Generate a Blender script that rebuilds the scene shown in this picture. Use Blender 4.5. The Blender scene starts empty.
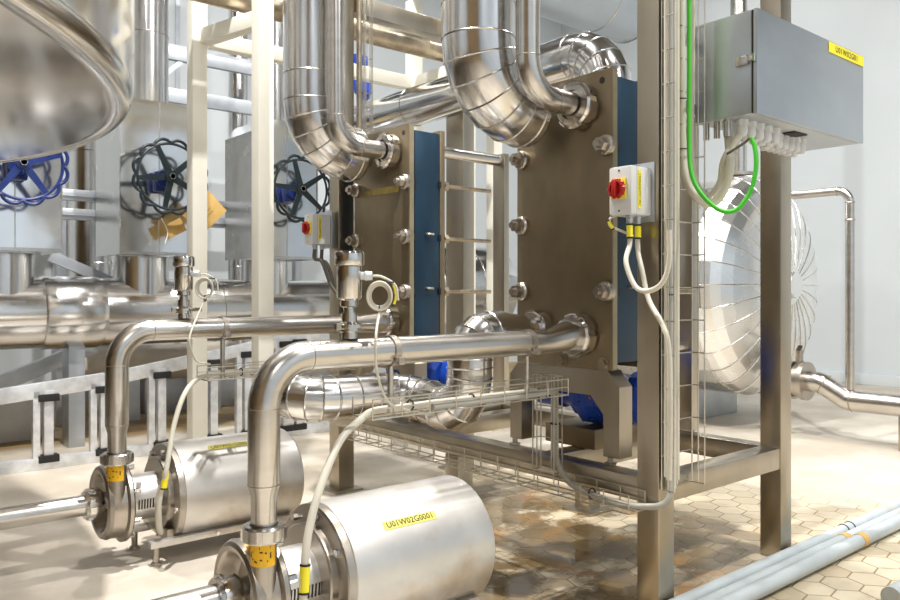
import bpy, bmesh, math, random
from mathutils import Vector as V, Matrix
random.seed(7)
SC = bpy.context.scene
COL = SC.collection
PI = math.pi
# ------------------------------------------------------------------ camera geometry
# X runs along the pump axes and pipes (towards the heat exchangers), Y across them, Z up, metres
FPX, HZ, CX, CAMH = 775.0, 292.0, 450.0, 1.21
CA, SA = 0.642, 0.7666            # view direction = (CA, SA)
def P(px, py, X=None, Y=None, Z=None, D=None):
    t = (px - CX) / FPX
    if X is not None: D = X / (CA + SA * t)
    elif Y is not None: D = Y / (SA - CA * t)
    elif Z is not None: D = FPX * (CAMH - Z) / (py - HZ)
    r = t * D
    return V((CA * D + SA * r, SA * D - CA * r, CAMH + (HZ - py) * D / FPX))
def proj(p):
    d = CA * p[0] + SA * p[1]; r = SA * p[0] - CA * p[1]
    return CX + FPX * r / d, HZ - FPX * (p[2] - CAMH) / d
# ------------------------------------------------------------------ materials
def lin(c):
    return tuple((x / 12.92 if x <= .04045 else ((x + .055) / 1.055) ** 2.4) for x in c)
def hexc(h):
    return lin(tuple(int(h[i:i + 2], 16) / 255 for i in (0, 2, 4)))
class NT:
    def __init__(s, name):
        s.m = bpy.data.materials.new(name); s.m.use_nodes = True
        s.t = s.m.node_tree; s.b = s.t.nodes['Principled BSDF']
    def n(s, typ, **kw):
        nd = s.t.nodes.new(typ)
        for k, v in kw.items():
            if k.startswith('i_'):
                k = k[2:]; k = int(k) if k.isdigit() else k.replace('_', ' ')
                if hasattr(v, 'is_linked') or isinstance(v, bpy.types.NodeSocket): s.t.links.new(v, nd.inputs[k])
                else: nd.inputs[k].default_value = v
            else: setattr(nd, k, v)
        return nd
    def ln(s, a, b): s.t.links.new(a, b)
    def math(s, op, a, b=0.0, c=0.0): return s.n('ShaderNodeMath', operation=op, i_0=a, i_1=b, i_2=c).outputs[0]
    def vm(s, op, a, b=(0, 0, 0)):
        nd = s.n('ShaderNodeVectorMath', operation=op, i_0=a, i_1=b)
        return nd.outputs[1] if op in ('DOT_PRODUCT', 'LENGTH') else nd.outputs[0]
    def mix(s, f, a, b):
        nd = s.n('ShaderNodeMix', data_type='RGBA')
        for i, v in ((0, f), (6, a), (7, b)):
            if isinstance(v, bpy.types.NodeSocket): s.ln(v, nd.inputs[i])
            else: nd.inputs[i].default_value = v if i == 0 else (*v, 1)
        return nd.outputs[2]
    def noise(s, vec, scale, detail=3, rough=.55):
        return s.n('ShaderNodeTexNoise', i_Vector=vec, i_Scale=scale, i_Detail=detail, i_Roughness=rough).outputs[0]
    def ramp(s, f, lo, hi):
        nd = s.n('ShaderNodeMapRange', i_0=f, i_1=lo, i_2=hi); nd.interpolation_type = 'SMOOTHSTEP'
        return nd.outputs[0]
def mat(name, c, rough=.5, metal=0.0, var=.12, scale=6.0, stretch=(1, 1, 1), bump=0.0, bscale=40.0, rvar=.08, c2=None, thr=(.5, .75), spec=None, overlay=0):
    t = NT(name); c = hexc(c) if isinstance(c, str) else c
    co = t.n('ShaderNodeTexCoord').outputs['Object']
    mp = t.n('ShaderNodeMapping', i_Vector=co, i_Scale=stretch).outputs[0]
    nz = t.noise(mp, scale, 4)
    dk = tuple(x * (1 - var) for x in c); lt = tuple(min(1, x * (1 + var)) for x in c)
    col = t.mix(t.ramp(nz, .3, .7), dk, lt)
    if c2 is not None:
        c2 = hexc(c2) if isinstance(c2, str) else c2
        n2 = t.noise(co, scale * .55, 5, .6)
        col = t.mix(t.math('MULTIPLY', t.ramp(n2, *thr), .8), col, c2)
    t.ln(col, t.b.inputs['Base Color'])
    t.b.inputs['Metallic'].default_value = metal
    t.ln(t.math('MULTIPLY_ADD', nz, rvar * 2, rough - rvar), t.b.inputs['Roughness'])
    if bump:
        nb = t.noise(mp, bscale, 2)
        bp = t.n('ShaderNodeBump', i_Strength=bump, i_Height=nb, i_Distance=.02)
        t.ln(bp.outputs[0], t.b.inputs['Normal'])
    if overlay: t.b.inputs['Coat Weight'].default_value = overlay
    return t.m
M = {}
M['pipe'] = mat('satin stainless pipe', (.61, .585, .55), .25, 1, .06, 5, (1, 1, 6), 0, rvar=.05)
M['polish'] = mat('polished stainless', (.68, .66, .63), .14, 1, .05, 8, rvar=.04)
M['weld'] = mat('heat tinted stainless', (.40, .34, .26), .35, 1, .2, 14)
M['clad'] = mat('aluminium cladding', (.72, .71, .70), .19, 1, .05, 3, bump=.05, bscale=5, rvar=.05)
M['cladh'] = mat('hammered cladding', (.82, .83, .84), .13, 1, .04, 3, bump=.22, bscale=2.6, rvar=.05)
M['vessel'] = mat('vessel cladding', (.84, .84, .83), .27, 1, .05, 2, bump=.08, bscale=3, rvar=.05)
M['seam'] = mat('cladding seam', (.62, .61, .59), .25, 1, .05)
M['tank'] = mat('tank stainless', (.78, .75, .71), .15, 1, .05, 2.5, bump=.03, bscale=3, rvar=.05)
M['shroud'] = mat('pump shroud stainless', (.70, .68, .65), .40, .85, .06, 5, (1, 1, 1), .02, 12, rvar=.07, c2=(.46, .36, .25), thr=(.48, .74))
M['cast'] = mat('cast stainless', (.46, .42, .37), .34, 1, .1, 10, bump=.04, bscale=90)
M['plate'] = mat('brown grey plate', (.25, .20, .13), .40, .75, .12, 4, (1, 1, .5), .02, 60, rvar=.06, c2=(.20, .165, .11), thr=(.5, .8))
M['edge'] = mat('lit plate edge', (.36, .32, .22), .5, .6, .1, 10)  # lighter tone paints the light falling on the plate's near side
M['frame'] = mat('brushed frame steel', (.47, .42, .34), .30, 1, .1, 4, (1, 1, .25), .02, 60, rvar=.07, c2=(.33, .28, .2), thr=(.5, .85))
M['cream'] = mat('cream paint', (.80, .78, .69), .42, 0, .04, 3)
M['blue'] = mat('dark blue plates', (.008, .036, .07), .36, .1, .25, 7, (1, 1, .4), rvar=.1)
M['bluehi'] = mat('blue enamel', (.01, .06, .42), .28, 0, .15, 8)
M['bluew'] = mat('dark blue handwheel', (.012, .03, .16), .3, 0, .15, 8)
M['wheel'] = mat('black green handwheel', (.006, .014, .018), .35, 0, .2, 8)
M['black'] = mat('black rubber', (.012, .012, .012), .5, 0, .1)
M['dark'] = mat('dark gap', (.02, .018, .015), .7, 0, .1)
M['grey'] = mat('isolator grey plastic', (.62, .63, .63), .42, 0, .03)
M['white'] = mat('white plastic', (.72, .75, .78), .4, 0, .03)
M['red'] = mat('red switch', (.38, .012, .01), .35, 0, .1)
M['yellow'] = mat('yellow sticker', (.88, .78, .03), .5, 0, .03)
M['paleyellow'] = mat('pale yellow sticker', (.88, .80, .16), .5, 0, .03)
M['tapeo'] = mat('worn olive tape', (.30, .24, .06), .6, 0, .25, 20)
M['tape'] = mat('faded orange tape', (.75, .47, .15), .6)
M['orange'] = mat('orange sticker', (.88, .50, .01), .45, 0, .05)
M['ink'] = mat('black ink', (.05, .045, .02), .6, 0, .05)
M['cable'] = mat('beige cable', (.60, .57, .48), .45, 0, .06)
M['cableg'] = mat('grey cable', (.36, .35, .31), .45, 0, .06)
M['cabled'] = mat('dark grey cable', (.10, .09, .07), .45, 0, .06)
M['green'] = mat('green cable', (.06, .50, .03), .4, 0, .05)
M['wire'] = mat('galvanised wire', (.62, .59, .52), .32, 1, .1, 20)
M['jbox'] = mat('box sheet steel', (.52, .56, .60), .36, .9, .05, 3, (1, 1, 2), .03, 5, rvar=.05)
M['alu'] = mat('ladder aluminium', (.74, .76, .79), .42, .6, .12, 14, (1, 1, 1), .02, 50)
M['galv'] = mat('galvanised channel', (.50, .53, .57), .42, .8, .08, 6)
M['card'] = mat('brown card tag', (.50, .32, .10), .7, 0, .1, 9)
M['concrete'] = mat('plinth concrete', (.55, .55, .54), .8, 0, .12, 4)
M['tan'] = mat('tan pipe', (.50, .44, .36), .55, 0, .1, 5)
M['conduit'] = mat('pale blue painted pipe', (.50, .55, .57), .45, .2, .08, 6, (1, 3, 3), c2=(.50, .42, .30), thr=(.58, .85))
M['string'] = mat('white string', (.8, .78, .7), .7)

def floor_mat():
    t = NT('floor surface')
    co = t.n('ShaderNodeNewGeometry').outputs['Position']
    # plain screed
    n1 = t.noise(co, 1.2, 6, .6); n2 = t.noise(co, 9, 4)
    scr = t.mix(t.ramp(n1, .35, .7), hexc('BDB2A1'), hexc('D8D0C3'))
    scr = t.mix(t.math('MULTIPLY', t.ramp(n2, .55, .8), .35), scr, hexc('B5A78F'))
    # hexagonal pavers
    rot = t.n('ShaderNodeMapping', i_Vector=co, i_Rotation=(0, 0, math.radians(20)), i_Scale=(1 / .15, 1 / .15, 0)).outputs[0]
    q = t.vm('ADD', rot, (400, 692.82, 0)); R = (1, 1.7320508, 1); h = (.5, .8660254, .5)
    def wrap(v):
        return t.vm('SUBTRACT', t.vm('MODULO', v, R), h)
    a = t.vm('MULTIPLY', wrap(q), (1, 1, 0)); b = t.vm('MULTIPLY', wrap(t.vm('SUBTRACT', q, h)), (1, 1, 0))
    sel = t.math('LESS_THAN', t.vm('DOT_PRODUCT', a, a), t.vm('DOT_PRODUCT', b, b))
    g = t.n('ShaderNodeMix', data_type='VECTOR'); t.ln(sel, g.inputs[0]); t.ln(b, g.inputs[4]); t.ln(a, g.inputs[5])
    g = g.outputs[1]
    ag = t.vm('ABSOLUTE', g)
    e = t.math('MAXIMUM', t.n('ShaderNodeSeparateXYZ', i_0=ag).outputs[0], t.vm('DOT_PRODUCT', ag, (.5, .8660254, 0)))
    gap = t.ramp(e, .468, .49)
    ident = t.vm('SUBTRACT', q, g)
    wn = t.n('ShaderNodeTexWhiteNoise', i_Vector=t.vm('SNAP', t.vm('ADD', ident, (.25, .2, 0)), (.5, .8660254, 1))).outputs[0]
    tile = t.mix(wn, hexc('B5A78D'), hexc('CABFA8'))
    tile = t.mix(t.math('MULTIPLY', t.ramp(n2, .5, .8), .5), tile, hexc('93805C'))
    hexcol = t.mix(gap, tile, hexc('86744F'))
    sp = t.n('ShaderNodeSeparateXYZ', i_0=co)
    X, Y = sp.outputs[0], sp.outputs[1]
    mX = t.ramp(t.math('MULTIPLY_ADD', n1, .5, X), 2.0, 2.25)
    mX2 = t.math('SUBTRACT', 1.0, t.ramp(t.math('MULTIPLY_ADD', n1, -1.6, X), 3.2, 4.4))
    mY = t.math('SUBTRACT', 1.0, t.ramp(t.math('MULTIPLY_ADD', n1, 1.2, Y), 4.3, 4.9))
    mask = t.math('MULTIPLY', t.math('MULTIPLY', mX, mX2), mY)
    overlay = t.ramp(t.math('MULTIPLY_ADD', n1, .35, Y), 6.75, 6.95)  # brown zone behind the ladder: floor colour with its shade painted in
    scr = t.mix(overlay, scr, t.mix(t.ramp(n1, .3, .7), hexc('8F744A'), hexc('B09A74')))
    col = t.mix(mask, scr, hexcol)
    # wet and rusty stains under the exchangers, darkened further to paint their shade
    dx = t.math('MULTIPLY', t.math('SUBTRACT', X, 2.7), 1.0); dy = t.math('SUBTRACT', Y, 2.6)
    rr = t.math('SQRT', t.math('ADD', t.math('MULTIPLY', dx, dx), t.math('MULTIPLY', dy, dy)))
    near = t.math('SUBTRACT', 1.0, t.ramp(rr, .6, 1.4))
    wet_shade_n = t.noise(co, 2.6, 5, .6)
    wet_shade = t.math('MULTIPLY', near, t.ramp(wet_shade_n, .36, .50))
    col = t.mix(t.math('MULTIPLY', wet_shade, .86), col, hexc('5A451F'))
    rust = t.math('MULTIPLY', near, t.ramp(t.noise(t.vm('ADD', co, (3, 7, 0)), 2.2, 4), .52, .66))
    col = t.mix(t.math('MULTIPLY', rust, .55), col, hexc('A8701E'))
    t.ln(col, t.b.inputs['Base Color'])
    ro = t.math('SUBTRACT', t.math('MULTIPLY_ADD', n2, .2, .42), t.math('MULTIPLY', wet_shade, .46))
    t.ln(t.math('MAXIMUM', ro, .04), t.b.inputs['Roughness'])
    hgt = t.math('MULTIPLY', t.math('MULTIPLY', gap, mask), t.math('SUBTRACT', 1.0, wet_shade))
    bp = t.n('ShaderNodeBump', i_Strength=.5, i_Height=t.math('SUBTRACT', 1.0, hgt), i_Distance=.006)
    t.ln(bp.outputs[0], t.b.inputs['Normal'])
    return t.m
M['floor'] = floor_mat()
M['wallw'] = mat('white wall panel', (.66, .71, .74), .4, 0, .02, 1)
M['wallb'] = mat('tan wall', (.22, .14, .055), .6, 0, .08, 1)
M['wallc'] = mat('pale blue wall', (.50, .58, .68), .6, 0, .05, 1)
M['ceil'] = mat('dark roof lining', (.10, .09, .075), .7, 0, .04, 1)

# ------------------------------------------------------------------ mesh builder
OFF = {}
SPLIT = {'seam_band', 'pipe_support', 'weld_bead', 'cable_tie', 'flange', 'saddle', 'rail_bolt', 'flange_bolt', 'casing_bolt', 'lid_screw', 'lifting_hole', 'bolt_slot', 'fitting_ring', 'pipe_tie', 'plastic_end_cap', 'rim_seam'}
def frame_of(ax):
    ax = V(ax).normalized()
    u = ax.cross(V((0, 0, 1)))
    if u.length < 1e-4: u = V((1, 0, 0))
    u.normalize(); w = ax.cross(u).normalized()
    return u, w, ax
class MB:
    def __init__(s): s.bm = bmesh.new()
    def add(s, tmp):
        me = bpy.data.meshes.new('t'); tmp.to_mesh(me); tmp.free(); s.bm.from_mesh(me); bpy.data.meshes.remove(me)
    def box(s, c, sz, bev=0, rot=None):
        t = bmesh.new(); bmesh.ops.create_cube(t, size=1)
        bmesh.ops.scale(t, vec=V(sz), verts=t.verts)
        if bev: bmesh.ops.bevel(t, geom=list(t.edges), offset=bev, segments=2, affect='EDGES', profile=.6)
        if rot: bmesh.ops.transform(t, matrix=rot.to_4x4(), verts=t.verts)
        bmesh.ops.translate(t, vec=V(c), verts=t.verts)
        s.add(t); return s
    def bx(s, x0, x1, y0, y1, z0, z1, bev=0):
        return s.box(((x0 + x1) / 2, (y0 + y1) / 2, (z0 + z1) / 2), (abs(x1 - x0), abs(y1 - y0), abs(z1 - z0)), bev)
    def bar(s, a, b, w, h, bev=0, up=(0, 0, 1)):
        a, b = V(a), V(b); x = (b - a).normalized(); y = V(up).cross(x).normalized(); z = x.cross(y)
        rot = Matrix((x, y, z)).transposed()
        return s.box((a + b) / 2, ((b - a).length, w, h), bev, rot)
    def tube(s, pts, r, seg=12, cap=True, closed=False):
        pts = [V(p) for p in pts]; n = len(pts)
        rs = r if isinstance(r, (list, tuple)) else [r] * n
        tans = []
        for i in range(n):
            if closed: a, b = pts[i - 1], pts[(i + 1) % n]
            else: a, b = pts[max(i - 1, 0)], pts[min(i + 1, n - 1)]
            tans.append((b - a).normalized())
        u, w, _ = frame_of(tans[0]); rings = []
        for i in range(n):
            tt = tans[i]
            u = (u - tt * u.dot(tt)).normalized(); w = tt.cross(u)
            k = 1.0
            if 0 < i < n - 1:
                c = max(.3, ((pts[i] - pts[i - 1]).normalized().dot((pts[i + 1] - pts[i]).normalized()) + 1) / 2) ** .5
                k = 1 / c
            ring = []
            bend = (pts[min(i + 1, n - 1)] - pts[i]).normalized() - (pts[i] - pts[max(i - 1, 0)]).normalized() if 0 < i < n - 1 else V((0, 0, 0))
            for j in range(seg):
                a = 2 * PI * j / seg
                o = u * math.cos(a) * rs[i] + w * math.sin(a) * rs[i]
                if bend.length > 1e-5:
                    bn = bend.normalized(); o = o + bn * o.dot(bn) * (k - 1)
                ring.append(s.bm.verts.new(pts[i] + o))
            rings.append(ring)
        m = n if closed else n - 1
        for i in range(m):
            A, B = rings[i], rings[(i + 1) % n]
            for j in range(seg):
                s.bm.faces.new((A[j], A[(j + 1) % seg], B[(j + 1) % seg], B[j]))
        if cap and not closed:
            s.bm.faces.new(rings[0][::-1]); s.bm.faces.new(rings[-1])
        return s
    def cyl(s, a, b, r, r1=None, seg=24): return s.tube([a, b], [r, r if r1 is None else r1], seg)
    def lathe(s, prof, o, ax, seg=40):
        u, w, a = frame_of(ax); o = V(o); rings = []
        for r, h in prof:
            if r < 1e-5: rings.append([s.bm.verts.new(o + a * h)])
            else: rings.append([s.bm.verts.new(o + a * h + (u * math.cos(2 * PI * j / seg) + w * math.sin(2 * PI * j / seg)) * r) for j in range(seg)])
        for A, B in zip(rings, rings[1:]):
            for j in range(seg):
                k = (j + 1) % seg
                if len(A) == 1 and len(B) == 1: continue
                if len(A) == 1: s.bm.faces.new((A[0], B[k], B[j]))
                elif len(B) == 1: s.bm.faces.new((A[j], A[k], B[0]))
                else: s.bm.faces.new((A[j], A[k], B[k], B[j]))
        return s
    def torus(s, c, ax, R, r, n=40, m=8):
        u, w, a = frame_of(ax); c = V(c)
        return s.tube([c + (u * math.cos(2 * PI * i / n) + w * math.sin(2 * PI * i / n)) * R for i in range(n)], r, m, closed=True)
    def sph(s, c, r, sc=(1, 1, 1), seg=20):
        t = bmesh.new(); bmesh.ops.create_uvsphere(t, u_segments=seg, v_segments=seg // 2, radius=r)
        bmesh.ops.scale(t, vec=V(sc), verts=t.verts); bmesh.ops.translate(t, vec=V(c), verts=t.verts); s.add(t); return s
    def prism(s, poly, o, u, w, depth):
        o, u, w = V(o), V(u), V(w); nrm = u.cross(w).normalized() * depth
        A = [s.bm.verts.new(o + u * x + w * y) for x, y in poly]; B = [s.bm.verts.new(v.co + nrm) for v in A]
        n = len(A)
        s.bm.faces.new(A[::-1]); s.bm.faces.new(B)
        for i in range(n): s.bm.faces.new((A[i], A[(i + 1) % n], B[(i + 1) % n], B[i]))
        return s
    def gear(s, o, ax, R, r, n, depth, frac=.72):
        u, w, a = frame_of(ax); poly = []
        for i in range(n):
            for f, rad in ((0, R), (frac * .33, R), (frac * .66, R), (frac, R), (frac + .02, r), (.98, r)):
                an = 2 * PI * (i + f) / n; poly.append((math.cos(an) * rad, math.sin(an) * rad))
        return s.prism(poly, o, u, w, depth)
    def hexa(s, o, ax, R, depth):
        u, w, a = frame_of(ax)
        return s.prism([(math.cos(PI * i / 3) * R, math.sin(PI * i / 3) * R) for i in range(6)], o, u, w, depth)
    def quad(s, pts):
        s.bm.faces.new([s.bm.verts.new(V(p)) for p in pts]); return s
    def text(s, body, size, f, spacing=1.0):
        cu = bpy.data.curves.new('t', 'FONT'); cu.body = body; cu.size = size; cu.align_x = 'CENTER'; cu.align_y = 'CENTER'
        cu.resolution_u = 2; cu.space_character = spacing; cu.offset = size * .012
        ob = bpy.data.objects.new('t', cu); COL.objects.link(ob)
        dg = bpy.context.evaluated_depsgraph_get(); ev = ob.evaluated_get(dg); me = ev.to_mesh()
        vs = [s.bm.verts.new(f(v.co.x, v.co.y)) for v in me.vertices]
        for p in me.polygons:
            try: s.bm.faces.new([vs[i] for i in p.vertices])
            except ValueError: pass
        ev.to_mesh_clear(); bpy.data.objects.remove(ob); bpy.data.curves.remove(cu)
        return s
    def islands(s):
        seen, out = set(), []
        for v in s.bm.verts:
            if v in seen: continue
            st, isl = [v], []
            seen.add(v)
            while st:
                q = st.pop(); isl.append(q)
                for e in q.link_edges:
                    w = e.other_vert(q)
                    if w not in seen: seen.add(w); st.append(w)
            out.append(isl)
        return out
    def build(s, name, m, parent=None, ang=32, label=None, recalc=True):
        if parent and name in SPLIT:
            isl = s.islands()
            if len(isl) > 1:
                s.bm.verts.index_update(); res = None
                for g in isl:
                    idx = {v: i for i, v in enumerate(g)}; b = MB()
                    nv = [b.bm.verts.new(v.co) for v in g]
                    for f in {f for v in g for f in v.link_faces}:
                        b.bm.faces.new([nv[idx[v]] for v in f.verts])
                    res = b._build(name, m, parent, ang, label, recalc)
                s.bm.free(); return res
        return s._build(name, m, parent, ang, label, recalc)
    def _build(s, name, m, parent=None, ang=32, label=None, recalc=True):
        if recalc: bmesh.ops.recalc_face_normals(s.bm, faces=s.bm.faces)
        off = OFF[parent.name] if parent else V((0, 0, 0))
        if parent is None:
            cs = [v.co for v in s.bm.verts]
            off = V((sum(c.x for c in cs) / len(cs), sum(c.y for c in cs) / len(cs), min(c.z for c in cs)))
        bmesh.ops.translate(s.bm, vec=-off, verts=s.bm.verts)
        me = bpy.data.meshes.new(name); s.bm.to_mesh(me); s.bm.free()
        me.shade_smooth(); me.set_sharp_from_angle(angle=math.radians(ang))
        o = bpy.data.objects.new(name, me); COL.objects.link(o)
        me.materials.append(m if not isinstance(m, str) else M[m])
        if parent: o.parent = parent; OFF[o.name] = off
        else: o.location = off; OFF[o.name] = off
        if label: o['label'] = label
        return o
def tag(o, label, cat, group=None):
    o['label'] = label; o['category'] = cat
    if group: o['group'] = group
    return o
def thing(name, loc, label, cat, group=None):
    o = bpy.data.objects.new(name, None); COL.objects.link(o); o.location = V(loc); o.empty_display_size = .1
    OFF[o.name] = V(loc); return tag(o, label, cat, group)
def struct(o): o['kind'] = 'structure'; return o
def fil(pts, R, n=8):
    pts = [V(p) for p in pts]; out = [pts[0]]
    for i in range(1, len(pts) - 1):
        a, b, c = pts[i - 1], pts[i], pts[i + 1]
        r = R[i - 1] if isinstance(R, (list, tuple)) else R
        d1, d2 = (a - b).normalized(), (c - b).normalized()
        ang = d1.angle(d2)
        if r <= 0 or abs(ang - PI) < 1e-3: out.append(b); continue
        L = r / math.tan(ang / 2); ctr = b + (d1 + d2).normalized() * (r / math.sin(ang / 2))
        p0, p1 = b + d1 * L, b + d2 * L
        v0, v1 = p0 - ctr, p1 - ctr; tot = v0.angle(v1)
        for k in range(n + 1):
            f = k / n
            out.append(ctr + (v0 * math.sin((1 - f) * tot) + v1 * math.sin(f * tot)) / math.sin(tot))
    out.append(pts[-1]); return out
def smooth(pts, n=8):
    pts = [V(p) for p in pts]; q = [pts[0] * 2 - pts[1]] + pts + [pts[-1] * 2 - pts[-2]]; out = []
    for i in range(1, len(q) - 2):
        for k in range(n):
            t = k / n; a, b, c, d = q[i - 1], q[i], q[i + 1], q[i + 2]
            out.append(.5 * ((2 * b) + (c - a) * t + (2 * a - 5 * b + 4 * c - d) * t * t + (3 * b - a - 3 * c + d) * t ** 3))
    out.append(pts[-1]); return out
EX, EY, EZ = V((1, 0, 0)), V((0, 1, 0)), V((0, 0, 1))

# ------------------------------------------------------------------ room shell
XW0, XW1, YW0, YW1, CEIL = -5.0, 10.7, -5.5, 9.6, 7.0
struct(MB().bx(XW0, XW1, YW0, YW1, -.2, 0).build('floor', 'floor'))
struct(MB().bx(XW1, XW1 + .2, YW0, YW1, -.2, CEIL).build('wall_right', 'wallw'))
struct(MB().bx(XW0, XW1, YW1, YW1 + .2, -.2, CEIL).build('wall_back', 'wallw'))
struct(MB().bx(XW0 - .2, XW0, YW0, YW1, -.2, CEIL).build('wall_left', 'wallb'))
struct(MB().bx(XW0, XW1, YW0 - .2, YW0, -.2, CEIL).build('wall_front', 'wallc'))
struct(MB().bx(XW0, XW1, YW0, YW1, CEIL, CEIL + .2).build('ceiling', 'ceil'))
struct(MB().bx(XW1 - .07, XW1, YW0, YW1, 0, .14, .01).build('baseboard_right', 'wallw'))
m = MB()
for y in (-1, 1.2, 3.4, 5.6, 7.8): m.bx(XW1 - .012, XW1, y - .02, y + .02, .14, CEIL)
struct(m.build('trim_1', 'wallw'))
m = MB()
for x in (-2, -.6, .8, 2.2, 3.6, 5.0, 6.4): m.bx(x - .03, x + .03, YW1 - .02, YW1, 0, CEIL)
struct(m.build('trim_2', 'galv'))

# ------------------------------------------------------------------ stainless support frame
t = thing('equipment_frame', (2.95, 2.9, 0), 'brushed stainless box-section frame carrying the two plate heat exchangers', 'frame')
FX0, FX1 = 2.465, 3.393
def post(x, y, wx, wy, z0, z1, base=True):
    o = MB().bx(x, x + wx, y, y + wy, z0, z1, .006).build('post', 'frame', t)
    if base: MB().bx(x - .04, x + wx + .04, y - .04, y + wy + .04, 0, .012, .003).build('foot_plate', 'frame', t)
post(FX0, 1.724, .1, .1, 0, 3.6, False)
post(FX1, 1.724, .1, .1, 0, 3.6, False)
post(2.49, 4.02, .11, .11, 0, 3.6)
post(FX1, 3.915, .1, .18, 0, 3.6)
MB().bx(FX0 + .1, FX1, 1.727, 1.821, .408, .503, .006).build('beam', 'frame', t)
MB().bx(FX0 + .003, FX0 + .098, 1.824, 4.02, .405, .5, .006).build('beam', 'frame', t)
MB().bx(FX1 + .003, FX1 + .098, 1.824, 3.915, .405, .5, .006).build('beam', 'frame', t)
MB().bx(2.565, FX1 + .003, 3.30, 3.40, .405, .5, .006).build('beam', 'frame', t)
MB().bx(2.60, FX1, 4.03, 4.12, 2.93, 3.04, .006).build('beam', 'frame', t)
MB().bx(FX0 + .001, FX0 + .1, 2.884, 2.984, 0, .405, .005).build('foot', 'frame', t)
MB().bx(FX0 - .04, FX0 + .14, 2.844, 3.024, 0, .012, .003).build('foot_plate', 'frame', t)
MB().bx(3.30, 3.40, 2.76, 2.86, 0, .405, .005).build('foot', 'frame', t)
MB().bx(3.25, 3.45, 2.71, 2.91, 0, .014, .003).build('foot_plate', 'frame', t)

# ------------------------------------------------------------------ plate heat exchangers
def exchanger(y0, label):
    t = thing('plate_heat_exchanger', (2.6, y0 + .27, .5), label, 'heat exchanger', 'plate heat exchangers on the stainless frame')
    W = .545; z0, z1 = .8885, 2.127; yc = y0 + W / 2
    fp = MB().bx(2.53, 2.560, y0, y0 + W, z0, z1, .005).build('frame_plate', 'plate', t)
    MB().bx(2.534, 2.562, y0 - .003, y0 + .001, z0 + .004, z1 - .004).build('lit_plate_edge', 'edge', fp)
    m = MB()
    m.cyl((2.5285, y0 + .05, z1 - .045), (2.531, y0 + .05, z1 - .045), .014, seg=16)
    m.cyl((2.5285, y0 + W - .05, z1 - .045), (2.531, y0 + W - .05, z1 - .045), .014, seg=16)
    m.build('lifting_hole', 'dark', fp)
    m = MB()
    m.bx(2.572, 2.745, y0 + .004, y0 + W - .004, z0 + .03, z1 - .03, .004)
    m.build('plate_pack', 'blue', t)
    MB().bx(2.560, 2.572, y0 + .012, y0 + W - .012, z0 + .03, z1 - .03).build('gasket', 'dark', t)
    MB().bx(2.747, 2.785, y0, y0 + W, z0, z1 - .01, .006).build('pressure_plate', 'plate', t)
    MB().bx(3.46, 3.505, yc - .05, yc + .055, .502, 2.10, .004).build('support_post', 'frame', t)
    MB().cyl((2.785, yc, 2.06), (3.46, yc, 2.06), .036, seg=20).build('carrying_bar', 'pipe', t)
    MB().cyl((2.785, yc, .93), (3.46, yc, .93), .025, seg=16).build('guide_bar', 'pipe', t)
    for side in (0, 1):
        yy = y0 + (.022, W - .04)[side]
        for z in (1.81, 1.512, 1.212):
            if side == 0 and z == 1.512 and y0 < 2.5: continue
            m = MB()
            m.lathe([(0, 0), (.042, 0), (.042, .02), (.036, .028), (.03, .03), (.03, .034), (0, .034)], (2.53, yy, z), -EX, 24)
            m.hexa((2.497, yy, z), -EX, .030, .026)
            m.cyl((2.472, yy, z), (2.452, yy, z), .015, seg=12)
            b = m.build('tie_bolt', 'cast', t)
            xr = 3.15 if side == 0 else 3.0
            MB().cyl((2.785, yy, z), (xr, yy, z), .0115, seg=10).hexa((2.786, yy, z), EX, .028, .03).build('bolt_rod', 'weld', b)
    m = MB()
    for z in (1.81, 1.512, 1.212):
        m.bx(2.561, 2.580, y0 - .002, y0 + .01, z - .016, z + .016).bx(2.738, 2.752, y0 - .006, y0 + .01, z - .018, z + .018)
    m.build('bolt_slot', 'black', t)
    for z in (1.53, 1.23):
        MB().tube(fil([(2.65, y0 + .004, z), (2.65, y0 - .02, z), (2.685, y0 - .02, z)], .008, 4), .007, 8).build('hook', 'wire', t)
    for yy, z in ((yc, .912), (y0 + .045, .912), (yc, z1 - .04)):
        MB().hexa((2.53, yy, z), -EX, .022, .014).cyl((2.531, yy, z), (2.527, yy, z), .03, seg=20).build('bolt_head', 'weld', t)
    # inverted U stand with bevelled inner corners, and adjustable feet
    a, b = y0 - .018, y0 + .615
    poly = [(a, .528), (a + .082, .528), (a + .082, .70), (a + .15, .775), (b - .14, .775), (b - .075, .70), (b - .075, .528), (b, .528), (b, .83), (b - .05, .884), (a + .06, .884), (a, .82)]
    MB().prism(poly, (2.555, 0, 0), EY, EZ, .085).build('stand', 'frame', t)
    for yy in (a + .041, b - .037):
        MB().cyl((2.55, yy, .502), (2.55, yy, .53), .012, seg=10).cyl((2.55, yy, .502), (2.55, yy, .508), .026, seg=16).build('levelling_foot', 'cast', t)
    if y0 > 3: MB().bx(2.528, 2.5299, y0 + .09, y0 + W - .12, 1.765, 1.800).build('tape_strip', 'tapeo', t, label='worn olive yellow tape strip')
    return t
HX1, HX2 = 1.995, 3.368
exchanger(HX1, 'brown-grey plate heat exchanger nearer the camera, behind the isolator with red switch')
exchanger(HX2, 'brown-grey plate heat exchanger farther back, its whole blue plate edge showing')

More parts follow.
